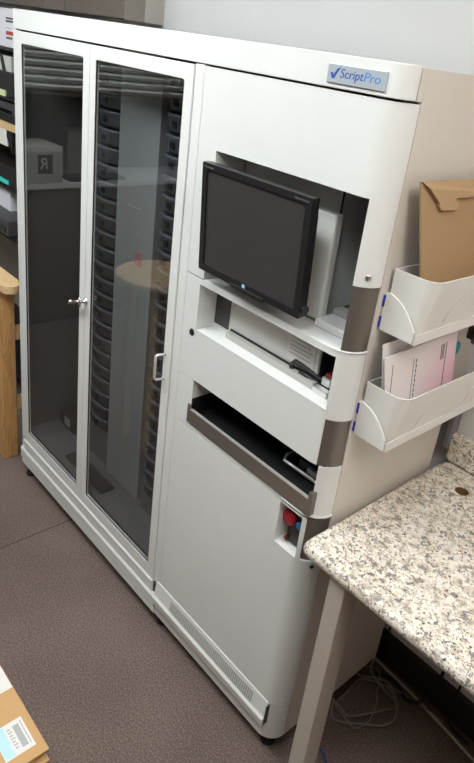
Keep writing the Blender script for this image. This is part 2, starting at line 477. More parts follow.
# screen bay
mb = MB()
mb.box(1.187, 1.193, .018, .46, 1.39, 1.75)
mb.box(1.193, 1.703, .018, .46, 1.742, 1.748)
mb.build('screen_bay', M['inner'], cab)
MB().box(1.193, 1.703, .454, .46, 1.39, 1.75).box(1.693, 1.699, .036, .46, 1.39, 1.75).build('bay_shade_lining', M['blackm'], cab)  # back and right wall coloured black to paint in the bay's shade
mb = MB()
p = [(1.193, .002)] + [(x, y) for x, y in path(1.6)[1:]] + [(W - .004, .075), (1.69, .075), (1.69, .454), (1.193, .454)]
mb.prism(p, 2, 1.388, 1.3965)
mb.build('bay_shelf', M['white'], cab, .0015)
hs = MB().box(1.195, 1.54, .10, .45, 1.3965, 1.741).build('screen_housing', plain('housing_grey', (.62, .63, .61), .5), cab, .004)
MB().box(1.275, 1.557, .072, .10, 1.402, 1.668).build('front_cover', M['inner'], hs, .006)
MB().box(1.537, 1.543, .101, .104, 1.3965, 1.741).build('joint_strip', M['black'], hs)
MB().cyl((1.545, .083, 1.3965), (1.545, .083, 1.404), .008, 12).build('foot', M['rubber'], hs)

# dispensing bay panel
mb = MB()
band(mb, 1.378, 1.3935, 1.1185)
band(mb, 1.24, 1.378, 1.1185, 1.180)
band(mb, 1.24, 1.378, 1.681)
band(mb, 1.2145, 1.24, 1.1185)
band(mb, 1.083, 1.2145, 1.1185, 1.684)
mb.build('middle_panel', M['white'], cab)
mb = MB(); band(mb, 1.083, 1.2145, 1.684, inset=.003); mb.build('corner_insert', M['taupe'], cab)
# cavity behind
mb = MB()
mb.box(1.174, 1.18, .018, .075, 1.22, 1.385)
mb.box(1.18, 1.585, .067, .075, 1.22, 1.385)
mb.box(1.18, 1.69, .018, .075, 1.378, 1.384)
mb.build('bay_back', M['inner'], cab)
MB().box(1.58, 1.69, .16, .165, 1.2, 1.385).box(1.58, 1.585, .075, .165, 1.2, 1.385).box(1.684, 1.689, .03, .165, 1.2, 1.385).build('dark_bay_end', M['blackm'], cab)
MB().prism([(.0, 1.2412), (.0, 1.238), (.165, 1.225), (.165, 1.236), (.05, 1.2405)], 0, 1.18, 1.684).build('bay_ledge', M['white'], cab, .001)
MB().box(1.262, 1.60, .040, .058, 1.2405, 1.260).build('label_rail', plain('rail_grey', (.50, .49, .47), .4, .3), cab, .002)
MB().box(1.260, 1.60, .058, .062, 1.2405, 1.264).build('rail_edge', M['blackm'], cab)
MB().box(1.181, 1.243, .0645, .067, 1.252, 1.372).build('viewing_window', M['window'], cab)
sl = MB().box(1.478, 1.572, .0640, .0665, 1.268, 1.345).build('notice_slip', M['paper'], cab); sl['label'] = 'white printed slip'
mb = MB()
for k in range(5): mb.box(1.485, 1.565 - .008 * (k % 2), .0634, .0641, 1.335 - k * .011, 1.3375 - k * .011)
mb.build('print_line', M['greyprint'], sl)
MB().tube([(1.515, .054, 1.25), (1.512, .052, 1.270), (1.522, .052, 1.282), (1.545, .055, 1.278), (1.59, .07, 1.262), (1.66, .08, 1.252)], .0075).build('hose', M['black'], cab)
MB().tube([(1.54, .052, 1.250), (1.545, .052, 1.262), (1.565, .052, 1.262), (1.61, .060, 1.25), (1.68, .07, 1.248)], .007).build('hose', M['black'], cab)
MB().box(1.60, 1.682, .07, .11, 1.236, 1.258).build('peel_block', M['blackm'], cab, .003)
cn = MB().box(1.608, 1.636, .060, .085, 1.256, 1.278).build('connector', M['wire'], cab, .003)
MB().box(1.614, 1.645, .065, .085, 1.276, 1.290).build('connector_cap', M['maroon'], cn, .003)
MB().box(1.603, 1.650, .035, .056, 1.2405, 1.256).build('peel_plate', M['wire'], cab, .002)
MB().lathe([(.0105, 0), (.0105, .002), (.007, .003)], (1.164, 0, 1.226), (0, -1, 0), 18).build('key_lock', M['black'], cab)
MB().lathe([(.007, 0), (.007, .002), (.003, .003)], (W - .010, .022, 1.578), (.75, -.65, 0), 16).build('lock_screw', M['chrome'], cab)

# tray section
mb = MB()
band(mb, .932, 1.080, 1.1185, 1.192)
band(mb, .932, 1.080, 1.690)
band(mb, .920, .932, 1.1185, 1.60, inset=.0)
mb.build('tray_surround', M['white'], cab)
mb = MB(); band(mb, .9255, .932, 1.60, inset=-.004); mb.build('lip', M['white'], cab, .002)
mb = MB()
mb.box(1.186, 1.192, .018, .42, .93, 1.0)
mb.box(1.186, 1.70, .41, .42, .93, 1.09)
mb.box(1.186, 1.70, .018, .42, 1.080, 1.086)
mb.box(1.697, 1.703, .038, .42, .93, 1.09)
mb.build('tray_bay', M['black'], cab)
MB().box(1.186, 1.192, .0185, .16, 1.0, 1.08).build('bay_cheek', M['inner'], cab)
tr = MB().box(1.193, 1.696, .0, .405, .957, .963).build('pickup_tray', M['black'], cab, .001)
mb = MB().box(1.182, 1.700, -.005, .0, .9385, .9835).box(1.182, 1.1965, -.005, .0, .9835, 1.0).box(1.686, 1.700, -.005, .012, .9385, 1.005)
mb.build('tray_front', M['steel'], tr, .001)
MB().box(1.1965, 1.686, -.0055, .003, .9836, .9868).build('tray_rim', M['wire'], tr)
MB().box(1.193, 1.197, .0, .16, .963, 1.02).build('tray_cheek', M['black'], tr)
rg = [(1.525, .15), (1.520, .085), (1.535, .060), (1.66, .062), (1.675, .078), (1.675, .15)]
MB().tube([(x, y, .985) for x, y in rg], .005, 8).build('bottle_guide', M['wire'], tr)
mb = MB().box(1.56, 1.645, .09, .15, .965, .995)
mb.cyl((1.61, .11, .998), (1.61, .11, 1.018), .014).cyl((1.645, .10, .998), (1.645, .10, 1.010), .010)
mb.build('sensor_head', plain('gunmetal', (.10, .10, .10), .35, .6), tr, .004)
MB().box(1.60, 1.64, .083, .0905, .975, .99).build('sensor_clip', M['wire'], tr)

# lower panel with the stop-button recess
mb = MB()
mb.plate([(1.1185, .228), (W - R, .228), (W - R, .782), (1.597, .782), (1.597, .914), (W - R, .914), (W - R, .9165), (1.1185, .9165)], [], 1, 0, .018)
band(mb, .228, .782, W - R)
band(mb, .782, .914, 1.676, 1.688)
band(mb, .914, .9165, W - R, 1.688)
mb.build('lower_panel', M['white'], cab)
mb = MB(); band(mb, .783, .9165, 1.688, inset=.004); mb.build('corner_insert', M['taupe'], cab)
mb = MB()
mb.box(1.592, 1.597, .018, .05, .777, .92).box(1.676, 1.681, .018, .05, .777, .92).box(1.592, 1.689, .05, .055, .777, .92)
mb.box(1.592, 1.689, .018, .05, .777, .782).box(1.592, 1.689, .018, .05, .914, .92)
mb.build('stop_recess', M['inner'], cab)
sb = MB().box(1.614, 1.662, .026, .05, .790, .852).build('switch_body', M['black'], cab, .003)
MB().lathe([(.010, 0), (.010, .012), (.021, .014), (.023, .020), (.021, .028), (.010, .031), (.0, .0315)], (1.615, .048, .861), (0, -1, 0), 24).build('stop_knob', M['red'], sb)
MB().lathe([(.011, 0), (.011, .016), (.008, .018), (0, .018)], (1.652, .040, .858), (0, -1, 0), 20).build('reset_button', M['bluekey'], sb)
MB().prism([(1.612, .795), (1.624, .793), (1.620, .81)], 1, .018, .026).build('tag', M['maroon'], sb)
MB().lathe([(.006, 0), (.006, .002), (.003, .003)], (W - .006, .03, .765), (.85, -.5, 0), 14).build('lock_screw', M['black'], cab)

# base of the right unit
mb = MB(); band(mb, .068, .2255, 1.095); mb.build('base_skirt', M['white'], cab, .0015)
kp = [(.0, .226), (-.003, .226), (-.0105, .172), (-.0125, .167), (-.017, .162), (-.0185, .157), (-.0165, .150), (-.0145, .130), (-.0115, .124), (.0, .122)]
kc = MB().prism(kp, 0, 1.101, 1.686).build('kick_cover', M['white'], cab, .002)
# perforated strip on the sloped face
def slope(y0, t): return (-.003 - .0095 * t - y0 * .99, .226 - .060 * t + y0 * .16)
a = slope(0, .20); b2 = slope(0, .86); a2 = slope(.0012, .20); b3 = slope(.0012, .86)
MB().prism([a, b2, b3, a2], 0, 1.197, 1.627).build('vent_grille', M['grille'], kc)
MB().box(1.6862, 1.6875, -.010, .02, .135, .215).build('end_gap', M['black'], kc)
for x, y in ((.026, .030), (1.10, .045), (W - .05, .05), (.06, D - .06), (W - .06, D - .06)):
    MB().lathe([(.024, 0), (.025, .008), (.020, .014), (.008, .017), (.008, .07), (.0, .0705)], (x, y, 0), (0, 0, 1), 20).build('levelling_foot', M['rubber'], cab)

# -------- medicine cells stacked inside, either side of the column
def cell_mesh(w, d, h):
    mb = MB()
    def loop(ins, z, r=.035):
        pts = []
        x0, x1, y0, y1 = -w / 2 + ins, w / 2 - ins, ins, d - ins
        for i in range(13):
            a = PI + PI * i / 12
            pts.append((x0 + (x1 - x0) / 2 * (1 + math.cos(a)), y0 + .04 + .04 * math.sin(a), z))
        pts += [(x1, y1, z), (x0, y1, z)]
        return pts
    mb.loops([loop(.006, 0), loop(.002, .006), loop(.0, h * .62), loop(-.004, h * .70), loop(-.004, h * .86), loop(.003, h * .9), loop(.006, h * .6)], True)
    return mb
ordn = ['topmost', 'second', 'third', 'fourth', 'fifth', 'sixth', 'seventh', 'eighth', 'ninth', 'tenth', 'eleventh', 'twelfth', 'thirteenth', 'fourteenth',
        'fifteenth', 'sixteenth', 'seventeenth', 'eighteenth', 'nineteenth', 'twentieth', 'twenty-first', 'twenty-second', 'twenty-third', 'twenty-fourth', 'twenty-fifth', 'twenty-sixth']
def stack(cx, cy, w, z0, n, h, where, grp, ang=0.):
    first = None
    for k in range(n):
        zz = z0 + (n - 1 - k) * h
        if first is None:
            mb = cell_mesh(w, .17, h * .99)
            o = mb.build('medicine_cell', M['cell'], None)
            pl = MB().box(-.010, .010, -.0035, .002, h * .25, h * .55).build('pull_tab', M['greyprint'] if False else M['black'], None)
            pl.parent = o; first = (o, pl)
        else:
            o = first[0].copy(); C.objects.link(o)
            q = first[1].copy(); C.objects.link(q); q.parent = o
        o.location = (cx, cy, zz); o.rotation_euler = (0, 0, ang)
        tag(o, '%s black scalloped medicine cell %sstacked %s' % (ordn[k], 'from the top ' if k else '', where), 'container', grp)
MB().box(.30, .485, .165, .325, .262, .43).build('stack_base', M['floorpan'], cab)
MB().box(.77, .90, .14, .30, .262, .36).build('stack_base', M['floorpan'], cab)
stack(.392, .150, .185, .43, 24, .062, 'left of the grey column', 'medicine cells stacked left of the column')
stack(.835, .125, .135, .36, 25, .062, 'right of the grey column', 'medicine cells stacked right of the column')

# ------------------------------------------------------------------ monitor
mon = thing('touchscreen_monitor', 'black touchscreen monitor set in the bay of the white cabinet', 'monitor', (1.392, -.02, 1.441))
MON = mon
x0, x1, z0, z1, yf = 1.204, 1.581, 1.441, 1.7235, -.046
bz = MB()
bz.plate(rrect(x0, x1, z0, z1, .004, 3), [[(x0 + .017, z0 + .019), (x1 - .019, z0 + .019), (x1 - .019, z1 - .0165), (x0 + .017, z1 - .0165)]], 1, yf, yf + .014)
bz.box(x0 + .002, x1 - .002, yf + .013, -.019, z0 + .002, z1 - .002)
bz.build('bezel', M['bezel'], mon, .002)
sc = MB().box(x0 + .015, x1 - .017, yf + .005, yf + .014, z0 + .016, z1 - .014).build('screen', M['screen'], mon); sc['label'] = 'dark switched-off screen'
mb = MB().prism([(z, y) for y, z in [(-.01, 1.465), (-.01, 1.70), (.045, 1.67), (.045, 1.50)]], 0, 0, 1) if False else MB()
mb.prism([(-.020, 1.462), (-.020, 1.70), (.025, 1.67), (.025, 1.50)], 0, 1.24, 1.545)
mb.build('rear_shell', M['bezel'], mon, .006)
MB().box(1.34, 1.44, .020, .0535, 1.53, 1.63).build('mount_bracket', M['blackm'], mon, .002)
MB().box(1.342, 1.462, yf - .006, yf + .004, 1.4385, 1.4475).build('button_bar', M['black'], mon, .002)
MB().cyl((1.5795, -.030, 1.461), (1.586, -.030, 1.461), .012, 16).build('side_knob', M['bezel'], mon)
lg = MB().box(1.3815, 1.3935, yf - .0016, yf, 1.4490, 1.4580).build('logo_plate', plain('logo_blue', (.10, .30, .62), .5), mon)
mb = MB()
for k in range(3): mb.box(1.3835, 1.3915, yf - .0024, yf - .0014, 1.4505 + k * .0026, 1.4517 + k * .0026)
mb.build('logo_stripes', M['paper'], lg)
def scribble(xa, xb, z):
    mb = MB(); x = xa; i = 0
    while x < xb:
        w = .0035 + .0025 * random.random(); mb.box(x, x + w, yf - .0008, yf, z - .0015 * random.random(), z + .002 + .0015 * random.random()); x += w + .0018
    return mb
scribble(1.212, 1.246, 1.7125).build('maker_mark', M['dimprint'], mon)
scribble(1.530, 1.568, 1.7125).build('model_mark', M['dimprint'], mon)
mon.rotation_euler = (.062, 0, 0); mon.location = (1.390, -.004, 1.4385)

# ------------------------------------------------------------------ label printer beside the screen housing
pr = thing('label_printer', 'low white and grey label printer on the bay shelf beside the screen housing', 'printer', (1.62, .19, 1.3965))
MB().box(1.556, 1.688, .055, .40, 1.3965, 1.417).build('base', M['white'], pr, .005)
MB().box(1.560, 1.688, .115, .40, 1.417, 1.432).build('cover', plain('printer_grey', (.40, .40, .40), .5), pr, .003)
MB().box(1.565, 1.688, .15, .18, 1.432, 1.4345).build('label_slot', M['black'], pr)
MB().box(1.556, 1.688, .20, .40, 1.432, 1.450).build('rear_cover', plain('printer_pale', (.60, .60, .60), .5), pr, .003)
MB().box(1.565, 1.688, .25, .40, 1.450, 1.475).build('roll_bay', M['black'], pr, .003)

# ------------------------------------------------------------------ wall pockets on the side of the cabinet
def u_loop(xo, y0, y1, z, r, xb):
    pts = [(xb, y1, z), (xb, y0, z)]
    for i in range(7):
        a = math.radians(180 + 90 * i / 6); pts.append((0, 0, 0)); pts.pop()
    out = [(xb, y1), (xb, y0)]
    for i in range(7):   # front-left corner
        a = math.radians(-90 + 90 * i / 6); out.append((xo - r + r * math.cos(a), y0 + r + r * math.sin(a)))
    for i in range(7):   # front-right corner
        a = math.radians(0 + 90 * i / 6); out.append((xo - r + r * math.cos(a), y1 - r + r * math.sin(a)))
    return [(x, y, z) for x, y in out]
def pocket(zb, zr, label, y0, y1=.535):
    t = thing('wall_pocket', label, 'wall pocket', (W + .05, .3, zb), 'white wall pockets on the cabinet side')
    xb = W + .009
    l = [u_loop(W + .094, y0 + .006, y1 - .006, zb + .004, .02, xb), u_loop(W + .118, y0, y1, zr - .003, .032, xb), u_loop(W + .1185, y0 - .0005, y1 + .0005, zr, .032, xb),
         u_loop(W + .1150, y0 + .003, y1 - .003, zr, .030, xb + .003), u_loop(W + .091, y0 + .009, y1 - .009, zb + .008, .018, xb + .003)]
    body = MB().loops(l, False).build('body', M['pocket'], t, .0008)
    # moulded crease on the front
    def onface(y, z, o=0.):
        k = (z - zb) / (zr - zb); return (W + .0945 + .0235 * k + o, y, z)
    for yy in (.18, .40):
        if yy > y1 - .05: continue
        MB().tube([onface(yy + .032, zr - .03), onface(yy, zb + .035)], .0011, 6).build('crease', M['pocket'], body)
    # rail it hangs on: curved end plates and a low front lip
    prof = [(W + .007, zb + .0), (W + .007, zb + .086), (W + .012, zb + .091), (W + .022, zb + .089), (W + .038, zb + .083), (W + .054, zb + .074), (W + .070, zb + .060), (W + .083, zb + .045), (W + .0945, zb + .028), (W + .096, zb + .0)]
    for ya, yb in ((y0 - .008, y0 - .003), (y1 + .003, y1 + .008)):
        MB().prism(prof, 1, ya, yb).build('end_plate', M['pocket'], t, .0008)
    MB().box(W + .007, W + .098, y0 - .004, y1 + .004, zb - .002, zb + .0035).box(W + .0975, W + .1005, y0 - .004, y1 + .004, zb - .002, zb + .022).box(W + .0015, W + .009, y0 - .004, y1 + .004, zb, zb + .085).build('rail', M['pocket'], t)
    for za in (zb + .004, zb + .055):
        MB().box(W, W + .007, y0 - .0075, y0 + .02, za, za + .026).build('magnet', M['blue'], t)
    return t
pocket(1.452, 1.597, 'upper white wall pocket on cabinet side holding a brown cardboard mailer', .085, .548)
pocket(1.178, 1.319, 'lower white wall pocket on cabinet side holding pink printed papers', .075)

def slab(p00, p10, p11, p01, th):
    """thin solid quad: corners in order, thickness along its normal"""
    P = [Vector(p) for p in (p00, p10, p11, p01)]; n = (P[1] - P[0]).cross(P[3] - P[0]).normalized() * th
    mb = MB(); mb.add([*P, *[p + n for p in P]], [(0, 1, 2, 3), (7, 6, 5, 4), (0, 4, 5, 1), (1, 5, 6, 2), (2, 6, 7, 3), (3, 7, 4, 0)])
    return mb
# kraft mailer
ml = thing('cardboard_mailer', 'brown kraft cardboard mailer with tucked flap standing in the upper wall pocket', 'mailer', (W + .07, .25, 1.46))
def mp(y, z, o=0.):   # leaning plane of the mailer
    k = (1.79 - z) / .33; return (1.7545 + .044 * k + o, y, z)
yL, yR = .073, .44
slab(mp(yL + .066, 1.462), mp(yR, 1.462), mp(yR, 1.79), mp(yL, 1.79), -.005).build('body', M['kraft'], ml)
def arcp(c, r, a0, a1, n=6): return [(c[0] + r * math.cos(math.radians(a0 + (a1 - a0) * i / n)), c[1] + r * math.sin(math.radians(a0 + (a1 - a0) * i / n))) for i in range(n + 1)]
fl = [(yL, 1.7905), (yL + .022, 1.777), (yL + .042, 1.762)] + arcp((.152, 1.748), .017, 185, 270) + arcp((.203, 1.740), .010, 270, 360) + [(.212, 1.744), (.196, 1.7545), (yR, 1.7545), (yR, 1.7905)]
mb = MB(); n = len(fl)
v1 = [mp(y, z, .0006) for y, z in fl]; v2 = [mp(y, z, .004 + (.006 if z < 1.789 else 0.)) for y, z in fl]
mb.add(v1 + v2, [list(range(n)), list(range(2 * n - 1, n - 1, -1))] + [[i, (i + 1) % n, n + (i + 1) % n, n + i] for i in range(n)])
mb.build('flap', plain('kraft_flap', (.47, .315, .18), .8, 0, .2), ml)

# papers in the lower pocket
pp = thing('printed_papers', 'pinkish white printed sheets standing in the lower wall pocket', 'paper', (W + .05, .25, 1.19))
def qp(y, z, o=0.):
    k = (1.41 - z) / .22; return (W + .046 + .030 * k + o, y, z)
front = slab(qp(.096, 1.19), qp(.375, 1.19), qp(.366, 1.407), qp(.062, 1.401), .003).build('front_sheet', M['pink'], pp); front['label'] = 'sheet with a pink stain'
slab(qp(.100, 1.19, -.014), qp(.33, 1.19, -.014), qp(.33, 1.432, -.014), qp(.070, 1.425, -.014), .0015).build('rear_sheet', M['paper'], pp)
mb = MB()
def line(y0, z0, y1, z1, w):
    mb.merge(slab(qp(y0, z0, .0032), qp(y0 + w, z0, .0032), qp(y1 + w, z1, .0032), qp(y1, z1, .0032), .0005), Matrix.Identity(4))
def done():
    global mb
    mb.build('print_line', M['ink'], pp); mb = MB()
line(.094, 1.25, .094, 1.378, .0018); done()
for q in range(10): line(.188 + .001 * (q % 3), 1.25 + q * .0125, .188, 1.259 + q * .0125, .0035)
done(); line(.178, 1.25, .178, 1.375, .0015); done()
line(.318, 1.26, .318, 1.388, .0025); done()
for q in range(3): line(.296 + .006 * q, 1.345, .296 + .006 * q, 1.385, .0025)
mb.build('print_line', M['ink'], pp)
fd = thing('taupe_folder', 'taupe folder with a teal dot tucked behind the pink papers in the lower pocket', 'folder', (W + .025, .35, 1.19))
slab((W + .030, .33, 1.19), (W + .030, .52, 1.19), (W + .022, .505, 1.34), (W + .022, .37, 1.40), .003).build('cover', M['folder'], fd)
MB().cyl((W + .030, .418, 1.338), (W + .033, .418, 1.338), .020, 20).build('teal_dot', M['tealdot'], fd)

# wall socket strip seen past the back edge of the cabinet
so = thing('wall_socket', 'dark framed wall plate on the back wall just past the cabinet edge', 'wall plate', (1.76, .6, 1.29))
MB().box(1.690, 1.90, .575, .6, 1.25, 1.352).build('frame', M['greybrown'], so, .004)
MB().box(1.703, 1.887, .571, .576, 1.263, 1.339).build('insert', plain('plate_dark', (.22, .195, .175), .5), so, .002)
tag(MB().box(1.722, 1.742, .56, .60, .96, 2.0).build('wall_channel', plain('channel_grey', (.20, .20, .21), .5), None, .003), 'dark grey vertical channel on the wall in the gap behind the cabinet', 'channel')

# ------------------------------------------------------------------ counter
ct = thing('granite_counter', 'cream and grey granite worktop with backsplash standing against the cabinet side', 'counter', (2.4, .25, 0))
def rr_loop(x0, x1, y0, y1, r, z, n=5):
    return [(x, y, z) for x, y in rrect(x0, x1, y0, y1, r, n)]
cx0, cx1, cy0, cy1 = 1.733, 3.3, -.062, .574
hole = [(1.859 + .021 * math.cos(2 * PI * i / 20), .477 + .021 * math.sin(2 * PI * i / 20)) for i in range(20)]
mb = MB()
RR = .018
mb.plate(rrect(cx0 + RR * .9, cx1 - RR, cy0 + RR, cy1, .02), [hole], 2, .872, .914)
def ins(k): # bullnose on the front and left edges
    a = PI * k / 8; return RR * (1 - math.sin(a)), .914 - .021 * (1 - math.cos(a))
ls = []
for k in range(9):
    i, z = ins(k); ls.append([(x, y, z) for x, y in rrect(cx0 + i * .9, cx1 - i, cy0 + i, cy1, .022)])
mb.loops(ls, True, caps=False)
mb.build('worktop', M['granite'], ct)
MB().plate([(1.859 + .021 * math.cos(2 * PI * i / 20), .477 + .021 * math.sin(2 * PI * i / 20)) for i in range(20)], [[(1.859 + .0185 * math.cos(2 * PI * i / 20), .477 + .0185 * math.sin(2 * PI * i / 20)) for i in range(20)]], 2, .872, .912).build('cable_hole', M['brownhole'], ct)
MB().box(1.842, 1.876, .46, .494, .866, .872).build('hole_closer', M['brownhole'], ct)
MB().box(1.738, 3.3, .574, .599, .914, 1.012).build('backsplash', M['granite'], ct, .006, 3)
MB().box(1.826, 1.874, -.045, .02, 0, .872).build('leg', M['legbeige'], ct, .002)
MB().box(3.22, 3.27, -.045, .02, 0, .872).build('leg', M['legbeige'], ct, .002)

# cords under the counter
def spline(pts, n=12):
    out = []
    P = [Vector(p) for p in pts]
    for i in range(len(P) - 1):
        a, b, c, d = P[max(i - 1, 0)], P[i], P[i + 1], P[min(i + 2, len(P) - 1)]
        for k in range(n):
            t = k / n
            out.append(.5 * ((2 * b) + (c - a) * t + (2 * a - 5 * b + 4 * c - d) * t * t + (3 * b - a - 3 * c + d) * t ** 3))
    out.append(P[-1]); return out
pts = []
for i in range(38):
    a = 2 * PI * i / 12 + .6
    t = i / 37
    cx = 1.765 + .02 * math.sin(i * .37); cy = .395 + .02 * math.cos(i * .53)
    pts.append((cx + (.085 + .03 * math.sin(i * .9)) * math.cos(a), cy + (.105 + .025 * math.cos(i * 1.3)) * math.sin(a), .006 + .016 * t + .004 * (i % 3)))
pts = [(1.735, .50, .10), (1.74, .48, .05)] + pts + [(1.80, .50, .02), (1.88, .54, .01), (2.0, .555, .012)]
tag(MB().tube(spline(pts, 6), .0035, 6).build('coiled_cord', M['cord']), 'thin grey cord lying in a loose coil on the floor beneath the counter', 'cord')
tag(MB().tube(spline([(1.69, .568, .008), (1.80, .562, .008), (1.92, .553, .008), (2.14, .525, .008), (2.5, .47, .008)]), .005, 8).build('floor_cable', M['cordwhite']), 'pale straight cable running along the floor below the back wall', 'cable')
tag(MB().tube(spline([(1.945, .575, .87), (1.948, .576, .5), (1.945, .572, .2), (1.93, .56, .05), (1.88, .52, .012), (1.80, .545, .012), (1.73, .50, .012)]), .006, 8).build('hanging_cord', M['cordblack']), 'thick black cord hanging down the wall and trailing to the coil', 'cord')
tag(MB().tube(spline([(2.008, .58, .87), (2.01, .58, .5), (2.008, .578, .15), (2.01, .57, .02), (2.1, .56, .006)]), .004, 8).build('hanging_cord', M['cordblack']), 'thin black cord hanging down the wall, farther from the cabinet', 'cord')
tag(MB().tube(spline([(1.735, .57, .60), (1.736, .575, .3), (1.71, .565, .10), (1.69, .545, .01), (1.69, .53, .006)]), .0035, 8).build('hanging_cord', M['cordblack']), 'black cord hanging close behind the cabinet back corner', 'cord')
tag(MB().tube(spline([(1.70, .18, .006), (1.77, .158, .006), (1.82, .152, .006), (1.90, .10, .006), (2.0, .02, .006)]), .004, 8).build('blue_cord', M['cordblue']), 'blue network cord on the carpet by the counter leg', 'cord')

# ------------------------------------------------------------------ cardboard carton, lower left
bx = thing('cardboard_carton', 'flat brown cardboard carton with white labels lying on the carpet', 'box', (1.16, -.75, 0))
bx0, bx1, by0, by1 = .86, 1.428, -.95, -.572
MB().box(bx0, bx1, by0, by1, 0, .236).build('body', M['kraftlight'], bx, .003)
MB().plate(rrect(bx0 - .004, bx1 + .008, by0 - .004, by1 + .005, .004, 2), [], 2, .242, .25).build('lid', M['kraftlight'], bx, .002)
MB().box(bx0 + .01, bx1 - .004, by0 + .01, by1 - .004, .235, .243).build('lid_shadow', M['black'], bx)  # black slab painting the shadow between lid and body
MB().box(bx1 + .001, bx1 + .022, by0 + .02, by1 - .001, .222, .228).build('end_flap', M['kraftlight'], bx)
zt = .2503
def label(xa, xb, ya, yb, name='shipping_label', r=0.):
    return MB().box(xa, xb, ya, yb, .25, zt).build(name, M['paper'], bx)
l1 = label(1.06, 1.213, -.70, -.569); l1['label'] = 'white label near the carton edge'
MB().box(1.185, 1.205, -.64, -.618, zt, zt + .0003).build('print_block', M['greyprint'], l1)
l2 = label(1.308, 1.405, -.668, -.588); l2['label'] = 'white label with a pale blue half'
MB().box(1.310, 1.402, -.667, -.640, zt, zt + .0003).build('blue_band', M['cyan'], l2)
mb = MB().box(1.322, 1.392, -.618, -.602, zt, zt + .0003)
mb.build('print_block', M['greyprint'], l2)
mb = MB()
for k in range(7): mb.box(1.325 + k * .0095, 1.329 + k * .0095, -.634, -.626 + .003 * (k % 2), zt, zt + .0003)
mb.build('print_line', M['greyprint'], l2)
mb = MB()
for k in range(14): mb.box(1.316 + k * .0055, 1.319 + k * .0055, -.5965, -.5945, zt, zt + .0003)
mb.build('small_print', M['ink'], l2)

# ------------------------------------------------------------------ wooden stand and its trays, far left
st = thing('wooden_stand', 'pine stand with rounded top just left of the white cabinet', 'stand', (-.4, .25, 0))
top = [(-.95, .5), (-.95, -.0)] + [( -.95 + .02, -.035)] + [(-.19, -.035)] + arcp((-.155, .06), .10, -70, 0, 6)[0:] + [(-.052, .5)]
top = [(-.95, .05), (-.95, -.038), (-.12, -.038)] + arcp((-.09, .0), .038, -80, 80, 8) + [(-.12, .05)]
MB().prism(top, 2, .895, .93).build('stand_top', M['pinetop'], st, .002)
for x, y in ((-.215, -.03), (-.215, .36), (-.92, -.03)):
    MB().box(x, x + .070, y, y + .07, 0, .895).build('post', M['pine'], st, .003)
for z in (.25, .62):
    MB().box(-.20, -.165, .04, .36, z, z + .06).build('stretcher', M['pinetop'], st)

# storage rack standing on the floor behind the stand
rk = thing('storage_rack', 'dark storage rack behind the pine stand loaded with trays', 'shelf', (-.85, .38, 0))
for x in (-1.90, -.27):
    MB().box(x, x + .02, .50, .56, 0, 1.835).box(x, x + .02, .3, .5, 1.822, 1.835).build('upright', M['black'], rk)
for z, m, t, y in ((1.50, M['pinetop'], .03, .18), (1.835, M['black'], .012, .18), (1.63, M['black'], .012, .18), (1.225, M['black'], .012, .18), (1.02, M['black'], .012, .12), (.25, M['black'], .012, .18)):
    MB().box(-1.92, -.25, y, .56, z, z + t).build('board', m, rk)
MB().box(-1.92, -.25, .56, .566, 0, 1.847).build('back_panel', plain('rack_taupe', (.42, .37, .31), .6), rk)
MB().box(-1.2, -.52, .183, .19, 1.425, 1.4995).build('label_strip', M['paper'], rk)
MB().prism([(-.52, 1.4995), (-.52, 1.47), (-.47, 1.40), (-.46, 1.4995)], 1, .183, .20).build('bracket', M['black'], rk)
cb = thing('white_carton', 'white carton with red and black print on top of the rack left of the cabinet', 'box', (-.6, .3, 1.847))
MB().box(-1.1, -.43, .2, .5, 1.847, 2.0).build('body', M['lavender'], cb, .002)
for z, n, w, h, m in ((1.958, 6, .010, .007, 'ink'), (1.946, 6, .011, .008, 'ink'), (1.922, 4, .009, .003, 'greyprint'), (1.896, 5, .013, .015, 'inkred'), (1.880, 5, .009, .008, 'ink')):
    mb = MB()
    for k in range(n): mb.box(-.532 + (w + .0035) * k, -.532 + (w + .0035) * k + w, .1985, .2002, z, z + h)
    mb.build('print_line', M[m], cb)
bn = thing('binder', 'pale grey binder with black band on the rack below the white carton', 'binder', (-.7, .3, 1.642))
MB().box(-1.0, -.50, .20, .45, 1.745, 1.81).build('cover', plain('binder_grey', (.60, .60, .59), .5), bn, .004)
MB().prism([(-.600, 1.811), (-.575, 1.811), (-.535, 1.72), (-.565, 1.72)], 1, .196, .2).build('band', M['black'], bn)
MB().box(-1.0, -.45, .19, .45, 1.642, 1.745).build('tray', M['black'], bn, .004)
tag(MB().box(-.95, -.525, .181, .189, 1.642, 1.667).build('paper_strip', M['lime']), 'pale lime strip of paper on the rack edge below the binder', 'paper')
tk = thing('desk_tray', 'black desk tray on the pale wooden board of the rack', 'tray', (-.6, .3, 1.53))
MB().box(-1.0, -.42, .19, .50, 1.53, 1.57).build('base', M['black'], tk, .004)
MB().box(-1.0, -.46, .20, .50, 1.58, 1.615).box(-1.0, -.95, .2, .5, 1.56, 1.59).box(-.5, -.46, .2, .5, 1.56, 1.59).build('upper_tier', M['greytray'], tk, .004)
pt = thing('paper_tray', 'black tray with a cyan label on the rack left of the cabinet', 'tray', (-.7, .3, 1.237))
MB().box(-1.1, -.42, .19, .50, 1.237, 1.335).build('body', M['black'], pt, .006)
MB().box(-.75, -.525, .186, .1895, 1.245, 1.265).build('cyan_label', plain('cyan_label', (.06, .72, .62), .5), pt)
tag(MB().box(-.95, -.56, .21, .45, 1.108, 1.205).build('paper_ream', M['lavender']), 'white paper ream under the black tray with cyan label', 'paper')
gt = thing('document_tray', 'dark grey document tray under the white paper ream', 'tray', (-.7, .25, 1.032))
